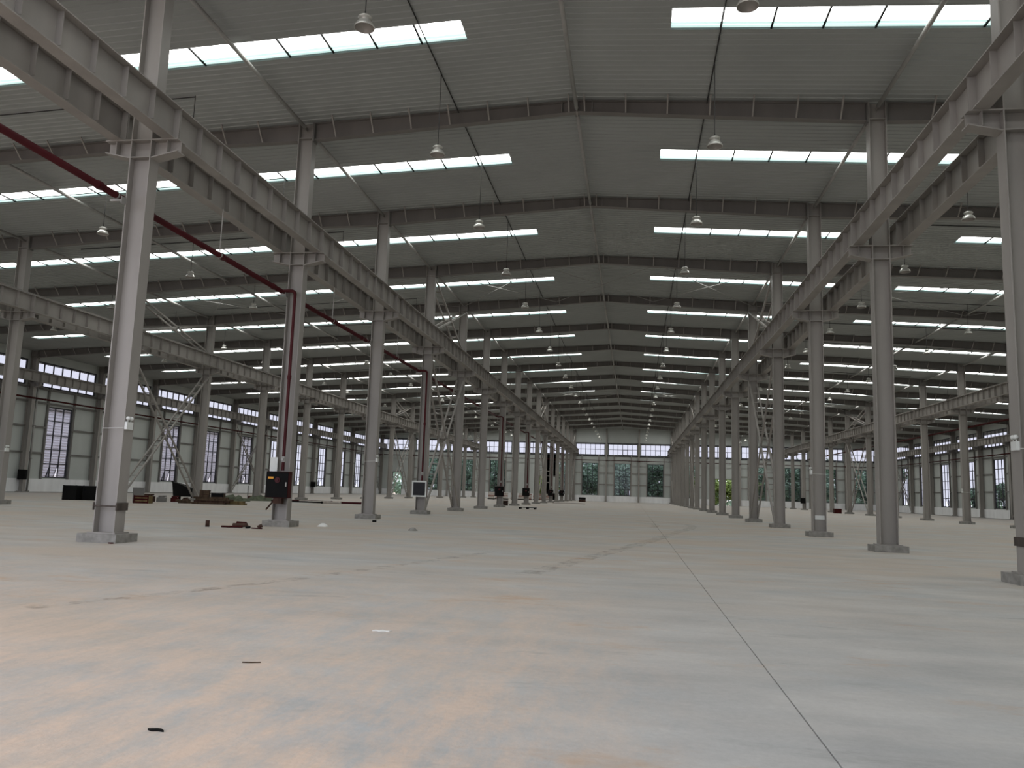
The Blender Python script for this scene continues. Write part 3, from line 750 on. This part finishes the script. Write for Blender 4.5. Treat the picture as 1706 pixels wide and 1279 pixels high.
# ------------------------------------------------------------------ things fixed to columns
def emergency_light(row, i, s, lab):
    x = ROWS[row][0]
    e = thing('emergency_light', lab, 'light', (x + s * CW, fy(i) - 0.06, 2.66), 'twin-head emergency lights')
    e.scale = (0.75, 0.75, 0.75)
    link('case', cached(('ec', s), lambda: MB().box(min(0, s * 0.09), max(0, s * 0.09), -0.16, 0.16, 0, 0.24).mesh('case', 'white')), e)
    for yy in (-0.08, 0.08):
        def head():
            m_ = MB().tube((s * 0.05, 0, 0.24), (s * 0.05, 0, 0.30), 0.015, 6)
            m_.lathe([(0.0, 0.06), (0.04, 0.055), (0.065, 0.02), (0.07, -0.02), (0.05, -0.05), (0.0, -0.06)], 12, (s * 0.06, 0, 0.36)); return m_.mesh('lamp_head', 'white', True)
        link('lamp_head', cached(('eh', s), head), e, (0, yy, 0))
    c0 = MB(); yv = -FWD + 0.04 - 0.006
    c0.tube((0, -0.19, 0.05), (-s * 2 * CW / 0.75, -0.19, 0.02), 0.009, 5)
    link('cable', cached(('ecb', s), lambda: c0.mesh('cable', 'white')), e)
emergency_light('L', 0, 1, 'white twin-head emergency light on hall column ringed by a dark band')
emergency_light('R', 0, -1, 'white twin-head emergency light on the bare-side hall row')
emergency_light('L', 2, 1, 'white twin-head emergency light between the two nearest hose-cabinet columns')
emergency_light('LL', 2, 1, 'white twin-head emergency light on the outer scrap-side row')
emergency_light('R', 2, -1, 'white twin-head emergency light on bare-side row, column with pale patch')
emergency_light('RR', 6, -1, 'white twin-head emergency light on the outer bare-side row')
for row, lab in (('L', 'dark metal band clamped round the foot of scrap-side hall column'), ('R', 'dark metal band clamped round the foot of bare-side hall column')):
    x = ROWS[row][0]
    t = thing('column_band', lab, 'band', (x, Y0, 0.80), 'dark bands on columns')
    r_ = MB()
    r_.box(-CW - 0.02, CW + 0.02, -FWD - 0.022, -FWD - 0.002, 0.02, 0.06).box(-CW - 0.02, CW + 0.02, FWD + 0.002, FWD + 0.022, 0.02, 0.06)
    link('strap', r_.mesh('strap', 'band'), t)
    for s in (-1, 1):
        link('clamp_plate', MB().box(min(s * CW, s * (CW + 0.03)), max(s * CW, s * (CW + 0.03)), -FWD - 0.03, FWD + 0.03, -0.06, 0.12).mesh('clamp_plate', 'band'), t)
pp = tag(link('pale_patch', MB().box(-0.2, 0.2, -0.005, 0.005, 0, 0.18).mesh('pale_patch', 'white'), None, (X_R + 0.03, fy(2) - 0.03, 0.72)), 'pale rectangular plate low on a bare-side hall column', 'plate')
# rain pipes and control boxes beside wall columns
for row, s in (('LW', 1), ('RW', -1)):
    for i in ((4, 5, 8, 11) if row == 'LW' else (10, 12, 13)):
        t = thing('downpipe', 'pale grey downpipe beside a column at the %s, %s from gable wall' % (ROWS[row][2], frame_ord(i)), 'pipe', (ROWS[row][0] + s * 0.1, fy(i) + 0.62, 0), 'downpipes at the ' + ROWS[row][2])
        link('tube', cached('dp', lambda: MB().tube((0, 0, 0.05), (0, 0, 9.6), 0.09, 10).mesh('tube', 'zinc', True)), t)
        link('bracket', cached('dpb', lambda: MB().box(-0.11, 0.11, -0.42, 0.11, 3.0, 3.06).box(-0.11, 0.11, -0.42, 0.11, 6.0, 6.06).mesh('bracket', 'steel_dark')), t)
        link('foot', cached('dpf', lambda: MB().box(-0.14, 0.14, -0.14, 0.14, 0, 0.12).mesh('foot', 'concrete')), t)
for row, i, s in (('LW', 5, 1), ('LW', 12, 1), ('RR', 13, -1)):
    t = thing('hose_cabinet', 'dark hose cabinet fixed to a column of the %s' % ROWS[row][2] + ', %s from gable wall' % frame_ord(i), 'cabinet', (ROWS[row][0] + s * 0.27, fy(i) - 0.2, 1.1), 'fire hose cabinets')
    link('body', cached('cab2', lambda: MB().box(-0.38, 0.38, -0.26, -0.0, 0, 0.9).mesh('body', 'black')), t)
    link('door', cached('cab2d', lambda: MB().box(-0.36, 0.36, -0.285, -0.26, 0.02, 0.88).mesh('door', 'black')), t)

# ------------------------------------------------------------------ scrap and goods on the floor
def rock(mb, c, r, n=7, squash=0.7):
    prof = [(0.0, -squash * 0.9), (0.75, -squash * 0.8), (1.0, -0.1), (0.8, 0.45 * squash), (0.35, 0.85 * squash), (0.0, squash)]
    k = len(mb.v); mb.lathe([(a * r, b * r) for a, b in prof], n, c)
    for j in range(k, len(mb.v)):
        v = mb.v[j]; mb.v[j] = tuple(v[q] + random.uniform(-0.12, 0.12) * r for q in range(3))
def crate(name, lab, loc, sx, sy, sz, rot, mat, slat_mat, group=None):
    t = thing(name, lab, 'crate', loc, group, (0, 0, rot))
    link('body', MB().box(-sx / 2 + 0.02, sx / 2 - 0.02, -sy / 2 + 0.02, sy / 2 - 0.02, 0, sz - 0.02).mesh('body', mat), t)
    for z in (0.02, sz * 0.5 - 0.05, sz - 0.12):
        link('slat', MB().box(-sx / 2, sx / 2, -sy / 2, -sy / 2 + 0.02, z, z + 0.1).box(-sx / 2, sx / 2, sy / 2 - 0.02, sy / 2, z, z + 0.1).mesh('slat', slat_mat), t)
    for xx in (-sx / 2, sx / 2 - 0.07):
        link('corner_post', MB().box(xx, xx + 0.07, -sy / 2 - 0.01, -sy / 2 + 0.03, 0, sz).mesh('corner_post', slat_mat), t)
    return t
crate('black_crate', 'black box beside the first stair-like brace, shorter of the joined pair', (-36.15, 48.2, 0), 0.9, 0.9, 0.95, 0.15, 'black', 'black', 'black boxes')
crate('black_crate', 'long black box standing clear of the scrap, longer of the joined pair', (-34.9, 48.9, 0), 1.5, 0.9, 0.95, 0.15, 'black', 'black', 'black boxes')
crate('wooden_crate', 'red-topped yellowish wooden crate at one end of the scrap', (-30.1, 46.6, 0), 0.95, 0.6, 0.5, 0.1, 'woodpale', 'redbrown')
t = thing('metal_sheet', 'grey-blue sheet standing upright behind the wooden crate', 'sheet', (-30.9, 47.3, 0), None, (0.08, 0, 0.2))
link('panel', MB().box(-0.35, 0.35, -0.015, 0.015, 0, 0.95).mesh('panel', 'steel_dark'), t); link('strut', MB().bar((0.3, 0.02, 0.6), (0.3, 0.35, 0.0), 0.04, 0.04).mesh('strut', 'steel_dark'), t)
t = thing('steel_skip', 'black open-topped steel tipping skip amid the scrap', 'skip', (-33.1, 56.6, 0), None, (0, 0, 0.25))
link('tub', MB().prism([(-0.95, 1.35), (-0.8, 0.3), (0.75, 0.3), (0.95, 0.85), (0.2, 0.95), (-0.3, 1.2)], 'y', -0.5, 0.5).mesh('tub', 'black'), t)
link('rim', MB().bar((-0.97, -0.52, 1.36), (-0.97, 0.52, 1.36), 0.06, 0.06).bar((0.97, -0.52, 0.86), (0.97, 0.52, 0.86), 0.06, 0.06).mesh('rim', 'black'), t)['kind'] = 'stuff'
for sx_ in (-0.6, 0.55):
    for sy_ in (-0.42, 0.42): link('leg', MB().box(sx_ - 0.08, sx_ + 0.08, sy_ - 0.05, sy_ + 0.05, 0, 0.32).mesh('leg', 'black'), t)
def plank_stack(lab, loc, rot, n, L_, mats, name='timber_stack'):
    t = thing(name, lab, 'timber', loc, None, (0, 0, rot)); z = 0
    for k in range(n):
        h_ = 0.12; w_ = random.uniform(0.35, 0.6); o = random.uniform(-0.15, 0.15)
        link('plank', MB().box(-L_ / 2 + o, L_ / 2 + o * 2, -w_ / 2, w_ / 2, z, z + h_).mesh('plank', random.choice(mats)), t); z += h_
    return t
plank_stack('flat stack of dark timber offcuts with boxes on top', (-27.3, 49.8, 0), 0.25, 4, 2.2, ['wood', 'rust'])
crate('wooden_crate', 'small brown box sitting on the dark timber offcuts', (-27.75, 49.7, 0.48), 0.6, 0.45, 0.45, 0.3, 'rust', 'wood')
crate('wooden_crate', 'dark low box on the timber offcuts beside the brown one', (-26.95, 49.95, 0.48), 0.8, 0.45, 0.28, 0.2, 'wood', 'black')
plank_stack('short dark planks lying before the steel skip', (-29.3, 50.1, 0), 0.2, 2, 0.9, ['wood', 'black'])
plank_stack('yellowish boards lying at the end of the timber offcuts', (-26.1, 50.8, 0), 0.1, 2, 1.2, ['woodpale', 'wood'])
for k, (x, y, r, mt_) in enumerate([(-32.2, 50.4, 0.34, 'rust'), (-31.6, 51.0, 0.28, 'steel_dark'), (-31.3, 52.1, 0.26, 'redbrown'), (-30.9, 52.8, 0.2, 'rust')]):
    mb = MB(); mb.box(-r, r, -r * 0.8, r * 0.8, 0, r * 1.1).box(-r * 0.6, r * 0.5, -r * 0.5, r * 0.5, r * 1.1, r * 1.5).tube((-r * 0.8, 0, r * 1.3), (r, 0.1, r * 1.4), 0.05, 8)
    t = thing('machine_scrap', ['rusty motor casing next to the wooden crate', 'dark grey gear housing amid the scrap row', 'red painted pump casing amid the scrap row', 'smallest rusty casing in the scrap row'][k], 'scrap', (x, y, 0), 'machine scrap', (0, 0, 0.3 * k))
    link('casing', mb.mesh('casing', mt_), t)
for k, (x, y, L_, lab) in enumerate([(-31.0, 59.8, 2.6, 'crumpled dull green tarpaulin heap beyond the timber'), (-30.6, 64.2, 2.8, 'dark green tarpaulin heap next to outer column')]):
    mb = MB(); n = 14
    for a in range(n + 1):
        for b in range(7):
            u_, v_ = a / n * L_ - L_ / 2, b / 6 * 1.2 - 0.6
            e_ = max(0, 1 - (2 * u_ / L_) ** 2) * max(0, 1 - (v_ / 0.6) ** 2)
            mb.v.append((u_, v_, 0.01 + 0.5 * e_ ** 0.6 * random.uniform(0.5, 1.1)))
    for a in range(n):
        for b in range(6):
            i0_ = a * 7 + b; mb.f.append((i0_, i0_ + 7, i0_ + 8, i0_ + 1))
    tag(link('tarpaulin', mb.mesh('tarpaulin', 'tarp'), None, (x, y, 0), (0, 0, 0.6)), lab, 'tarpaulin', 'tarpaulin heaps', 'thing')
t = thing('hose_coil', 'dark red hose coil lying round the foot of an outer column', 'hose', (X_LL, fy(5), 0.0))
for k in range(3):
    mb = MB(); R_ = 0.72 - 0.03 * k
    for a in range(24):
        t0, t1 = 2 * math.pi * a / 24, 2 * math.pi * (a + 1) / 24
        mb.tube((R_ * math.cos(t0), R_ * math.sin(t0), 0.07 + 0.12 * k), (R_ * math.cos(t1), R_ * math.sin(t1), 0.07 + 0.12 * k), 0.07, 6, cap=False)
    link('loop', mb.mesh('loop', 'redbrown', True), t)
t = thing('steel_post', 'thin dark post standing beside the green tarpaulin', 'post', (-31.2, 62.6, 0))
link('tube', MB().tube((0, 0, 0.05), (0, 0, 1.25), 0.04, 8).mesh('tube', 'steel_dark'), t); link('foot', MB().box(-0.18, 0.18, -0.18, 0.18, 0, 0.05).mesh('foot', 'steel_dark'), t)
for k, (x, y, ln, mt_, lab) in enumerate([(-27.6, 66.0, 5.0, 'redbrown', 'long dark red pipe lying on the floor beyond the hose coil'), (-25.6, 64.2, 3.6, 'bag', 'pale pipe lying beside the long dark red one'),
                                          (-27.0, 62.8, 4.2, 'black', 'thin black pipe lying on the floor before the red one'), (-23.6, 65.0, 2.6, 'red', 'short red pipe lying at the end of the pale one')]):
    t = thing('loose_pipe', lab, 'pipe', (x, y, 0.09), 'pipes lying on the floor', (0, 0, 0.12 * (k - 1)))
    link('tube', MB().tube((-ln / 2, 0, 0), (ln / 2, 0, 0), 0.09 if k != 2 else 0.06, 8).mesh('tube', mt_, True), t)
    link('collar', MB().tube((ln / 2 - 0.12, 0, 0), (ln / 2 + 0.02, 0, 0), 0.105 if k != 2 else 0.09, 8).mesh('collar', mt_), t)
# small things near the second hall column
t = thing('pipe_stub', 'short rusty pipe stub standing upright on the floor', 'pipe', (-13.95, 25.3, 0))
link('tube', MB().lathe([(0.05, 0.21), (0.065, 0.21), (0.065, 0.0), (0.05, 0.0), (0.05, 0.21)], 14).mesh('tube', 'rust', True), t)
def scrap_heap(lab, loc, pieces, mats):
    t = thing('scrap_heap', lab, 'scrap', loc)
    for k, (a, b, r) in enumerate(pieces): link('scrap_piece', MB().tube(a, b, r, 8).mesh('scrap_piece', mats[k % len(mats)]), t)
scrap_heap('low heap of dark red pipe fittings on the floor', (-13.0, 25.3, 0),
           [((-0.45, 0, 0.03), (0.25, 0.1, 0.04), 0.03), ((-0.1, 0.1, 0.08), (0.35, 0.2, 0.1), 0.07), ((0.0, 0.15, 0.16), (0.3, 0.25, 0.15), 0.05), ((0.35, 0.2, 0.1), (0.5, 0.05, 0.03), 0.025), ((-0.5, 0.1, 0.025), (-0.1, -0.08, 0.03), 0.025)], ['redbrown', 'rust'])
scrap_heap('loose red valve pieces between the fittings heap and cabinet column', (-12.25, 25.25, 0),
           [((-0.3, -0.05, 0.03), (-0.15, 0.0, 0.05), 0.04), ((-0.1, -0.02, 0.02), (0.3, -0.1, 0.025), 0.02), ((0.08, 0.05, 0.04), (0.2, 0.1, 0.12), 0.06)], ['black', 'redbrown', 'rust'])
# goods further back
t = thing('pallet', 'low dark pallet lying on the hall floor beside the columns', 'pallet', (-9.05, 70.5, 0))
for k in range(5): link('slat', cached('ps', lambda: MB().box(-0.75, 0.75, -0.06, 0.06, 0.12, 0.15).mesh('slat', 'black')), t, (0, -0.5 + 0.25 * k, 0))
for k in range(3): link('runner', cached('pr', lambda: MB().box(-0.06, 0.06, -0.56, 0.56, 0, 0.12).mesh('runner', 'black')), t, (-0.65 + 0.65 * k, 0, 0))
crate('tool_chest', 'dark chest standing behind a hall column beside the pallet', (-13.15, 83.2, 0), 0.8, 0.6, 0.55, 0.1, 'black', 'rust')
t = thing('tyre_stack', 'dark drum lids stacked by the gable wall of the hall', 'stack', (-9.0, 147.2, 0))
for k in range(2): link('drum', MB().lathe([(0.0, 0.0), (0.6, 0.0), (0.64, 0.06), (0.64, 0.34), (0.6, 0.40), (0.0, 0.40)], 18, (0, 0, 0.42 * k)).mesh('drum', ('rust', 'black')[k], True), t)
tag(link('floor_plank', MB().box(-2.4, 2.4, -0.25, 0.25, 0, 0.06).mesh('floor_plank', 'wood'), None, (-9.2, 119.0, 0), (0, 0, -0.1)), 'long plank lying flat on the far hall floor', 'plank')
names_ = ['first', 'second', 'third', 'fourth', 'fifth', 'sixth', 'seventh', 'eighth', 'ninth', 'tenth']
for k in range(9):
    x, y = -24.6 + 1.05 * k + random.uniform(-0.2, 0.2), 140 + 2.2 * k + random.uniform(-1, 1)
    t = thing('goods_pallet', 'wrapped pallet of pale sacks in scrap-side aisle, %s from the gable doorway' % names_[8 - k], 'pallet', (x, y, 0), 'pallets of sacks')
    link('base', cached('gpb', lambda: MB().box(-0.55, 0.55, -0.5, 0.5, 0, 0.14).mesh('base', 'black')), t)
    for q in range(3):
        mb = MB(); h_ = random.uniform(0.3, 0.4)
        mb.box(-0.52 + random.uniform(0, 0.08), 0.52 - random.uniform(0, 0.08), -0.46, 0.46, 0.14 + q * 0.36, 0.14 + q * 0.36 + h_ * 0.95)
        link('sack_layer', mb.mesh('sack_layer', ('bag', 'brickpile')[(k + q) % 2]), t)
tag(link('red_chest', MB().box(-0.45, 0.45, -0.4, 0.4, 0, 0.6).box(-0.47, 0.47, -0.42, 0.42, 0.5, 0.63).mesh('red_chest', 'redbrown'), None, (27.0, 113.5, 0)), 'small dark red chest on the floor by outer bare-side row', 'chest')
# litter
def blob(name, lab, loc, pts, h, mat, rot=0.0):
    mb = MB(); n = len(pts)
    mb.prism(pts, 'z', 0.001, h)
    tag(link(name, mb.mesh(name, mat), None, loc, (0, 0, rot)), lab, 'litter', 'litter on the floor', 'thing')
blob('paper_scrap', 'torn white paper scrap on the open floor', (-2.58, 8.42, 0), [(-0.10, -0.03), (-0.05, -0.02), (-0.02, -0.055), (0.04, -0.025), (0.09, -0.04), (0.07, 0.0), (0.1, 0.03), (0.03, 0.015), (-0.01, 0.045), (-0.04, 0.012), (-0.085, 0.03)], 0.008, 'paper')
blob('dead_leaf', 'dark curled leaf lying on the dusty floor', (-2.82, 4.71, 0), [(-0.055, 0.0), (-0.02, -0.02), (0.02, -0.01), (0.06, -0.015), (0.03, 0.012), (0.0, 0.02), (-0.03, 0.012)], 0.012, 'black')
blob('twig', 'thin dark twig lying on the dusty floor', (-3.15, 6.6, 0), [(-0.07, -0.012), (0.0, 0.0), (0.075, 0.03), (0.072, 0.036), (-0.002, 0.007), (-0.072, -0.006)], 0.01, 'wood')
blob('gravel_bit', 'dark bit beside the plinth with the banded column', (-11.85, 17.25, 0), [(-0.06, -0.02), (0.03, -0.03), (0.06, 0.01), (0.0, 0.03)], 0.03, 'redbrown')
blob('gravel_bit', 'dark lump before the plinth of third hall column', (-10.9, 33.6, 0), [(-0.08, -0.05), (0.05, -0.06), (0.08, 0.03), (0.0, 0.07)], 0.08, 'black')
blob('rubble_bit', 'dark crumbs lying on bare-side floor beside the columns', (17.6, 33.0, 0), [(-0.5, -0.05), (0.0, -0.1), (0.45, -0.3), (0.5, -0.22), (0.1, 0.0), (-0.2, 0.12)], 0.01, 'steel_dark')
for k, (x, y, r) in enumerate([(-11.15, 28.4, 0.22), (-7.68, 28.1, 0.2)]):
    mb = MB(); mb.lathe([(r, 0.0), (r * 0.75, r * 0.22), (r * 0.3, r * 0.5), (0.0, r * 0.55)], 10)
    for j in range(len(mb.v)): mb.v[j] = (mb.v[j][0] * (1 + random.uniform(-.2, .2)), mb.v[j][1] * (1 + random.uniform(-.2, .2)), max(0, mb.v[j][2]))
    tag(link('plaster_heap', mb.mesh('plaster_heap', ('paper', 'concrete')[k]), None, (x, y, 0)), ('small white plaster heap near the hose-cabinet column', 'small grey mortar heap out on the hall floor')[k], 'heap', 'small heaps on the floor', 'thing')
# dried mud tracks
def ribbon(pts, w):
    mb = MB(); P = [Vector((a, b, 0)) for a, b in pts]; out = []
    for k in range(len(P) - 1):          # catmull-rom
        p0, p1, p2, p3 = P[max(k - 1, 0)], P[k], P[k + 1], P[min(k + 2, len(P) - 1)]
        for q in range(8):
            t = q / 8
            out.append(0.5 * ((2 * p1) + (p2 - p0) * t + (2 * p0 - 5 * p1 + 4 * p2 - p3) * t * t + (3 * p1 - p0 - 3 * p2 + p3) * t ** 3))
    out.append(P[-1])
    for k, p in enumerate(out):
        d = (out[min(k + 1, len(out) - 1)] - out[max(k - 1, 0)]).normalized(); nrm = Vector((-d.y, d.x, 0))
        ww = w * random.uniform(0.75, 1.2)
        mb.v += [tuple(p + nrm * ww / 2 + Vector((0, 0, 0.004))), tuple(p - nrm * ww / 2 + Vector((0, 0, 0.004)))]
    for k in range(len(out) - 1): mb.f.append((2 * k, 2 * k + 2, 2 * k + 3, 2 * k + 1))
    return mb
for nm, pts, w, lab in (('mud_track', [(0.3, 49), (1.8, 48.5), (3.0, 45.5), (2.9, 41), (2.0, 36), (1.0, 30), (0.0, 24.5), (-1.0, 19.5), (-1.9, 15.0)], 0.45, 'curved dried mud wheel track crossing the hall floor'),
                        ('mud_track', [(-1.2, 46), (0.6, 45.5), (1.2, 43.5), (0.9, 39)], 0.4, 'short hooked mud wheel mark inside the curved track'),
                        ('mud_track', [(-3.4, 20), (-4.6, 15), (-5.6, 11.5), (-6.8, 8.5)], 0.25, 'faint straight mud wheel line on the scrap side')):
    tag(link(nm, ribbon(pts, w).mesh(nm, 'track')), lab, 'mud track', 'mud tracks', 'stuff')

# ------------------------------------------------------------------ outside: neighbouring shed, trees
mb = MB(); prof = []
for k in range(29):
    z = 0.40 * k; prof += [(z, 0.0), (z + 0.26, 0.0), (z + 0.28, -0.14), (z + 0.38, -0.14)]
for y in (20, 175):
    for z, d in prof: mb.v.append((-84 - d, y, z - 0.3))
n = len(prof)
for j in range(n - 1): mb.f.append((j, j + 1, n + j + 1, n + j))
nb = thing('neighbour_shed', 'pale ribbed shed standing outside the scrap-side windows', 'building')
link('siding', mb.mesh('siding', 'siding'), nb)
link('shed_roof', MB().prism([(-84.3, 11.1), (-83.4, 11.0), (-83.4, 11.3), (-102, 12.6), (-102, 12.3)], 'y', 20, 175).mesh('shed_roof', 'steel'), nb)
link('end_wall', MB().box(-102, -84.1, 174.8, 175, -0.3, 11).mesh('end_wall', 'siding'), nb)
def crown_mesh(seed, mat):
    rnd = random.Random(seed); mb = MB()
    blobs = [(Vector((rnd.uniform(-1.6, 1.6), rnd.uniform(-1.6, 1.6), rnd.uniform(0.8, 7.0))), rnd.uniform(1.0, 1.9)) for _ in range(13)]
    for c, r in blobs:
        for _ in range(260):
            d = Vector((rnd.gauss(0, 1), rnd.gauss(0, 1), rnd.gauss(0, 1))).normalized(); p = c + d * r * rnd.uniform(0.6, 1.05)
            a = Vector((rnd.gauss(0, 1), rnd.gauss(0, 1), rnd.gauss(0, 1))).normalized(); b = a.cross(d).normalized(); s = rnd.uniform(0.14, 0.3)
            k = len(mb.v); mb.v += [tuple(p - a * s), tuple(p + b * s * 0.6), tuple(p + a * s), tuple(p - b * s * 0.6)]; mb.f.append((k, k + 1, k + 2, k + 3))
    return mb.mesh('crown', mat)
crowns = [crown_mesh(1, 'leafdark'), crown_mesh(2, 'leafdark'), crown_mesh(3, 'leaflight')]
trunk = MB().tube((0, 0, -0.3), (0, 0, 4.5), 0.16, 8, 0.07).tube((0, 0, 2.4), (1.0, 0.3, 4.6), 0.07, 6, 0.03).tube((0, 0, 2.9), (-0.9, -0.4, 5.0), 0.06, 6, 0.03).mesh('trunk', 'bark')
k = 0
for x in range(-56, 58, 5):
    light = 13 < x < 26 or -24 < x < -12
    y = YG + (7, 16, 25)[k % 3] + (1.5 if light else 0)
    t = thing('tree', '%s tree outside the gable wall, %s from its scrap-side corner' % ('bright green' if light else 'deep green', ORD[k + 1]), 'tree', (x, y, -0.5), 'trees outside the gable wall', (0, 0, 2.4 * k))
    t.scale = (1.6, 1.6, 0.9 if light else (1.2, 1.35, 1.5)[k % 3])
    link('crown', crowns[2] if light else crowns[k % 2], t); link('trunk', trunk, t); k += 1
hb = MB(); rnd_ = random.Random(5)
for q_ in range(9000):
    x_, y_, z_ = rnd_.uniform(-60, 60), YG + 34 + rnd_.uniform(0, 3), rnd_.uniform(-0.4, 11.5) * rnd_.uniform(0.7, 1)
    a_ = Vector((rnd_.gauss(0, 1), rnd_.gauss(0, .4), rnd_.gauss(0, 1))).normalized(); b_ = a_.cross(Vector((0, 1, 0.3))).normalized(); s_ = rnd_.uniform(0.3, 0.75)
    p_ = Vector((x_, y_, z_)); k_ = len(hb.v)
    hb.v += [tuple(p_ - a_ * s_), tuple(p_ + b_ * s_ * 0.6), tuple(p_ + a_ * s_), tuple(p_ - b_ * s_ * 0.6)]; hb.f.append((k_, k_ + 1, k_ + 2, k_ + 3))
tag(link('woodland', hb.mesh('woodland', 'leafdark')), 'dense green woodland closing the view beyond the gable trees', 'woodland', None, 'stuff')
for k in range(9):
    y = 85 + k * 10 + random.uniform(-2, 2)
    t = thing('tree', 'green tree outside bare-side long wall, %s counting from the gable wall' % ORD[9 - k], 'tree', (XWR + 14 + random.uniform(-2, 4), y, -0.3), 'trees outside the bare-side long wall', (0, 0, random.uniform(0, 6)))
    t.scale = (1, 1, 0.75)
    link('crown', crowns[k % 2], t); link('trunk', trunk, t)
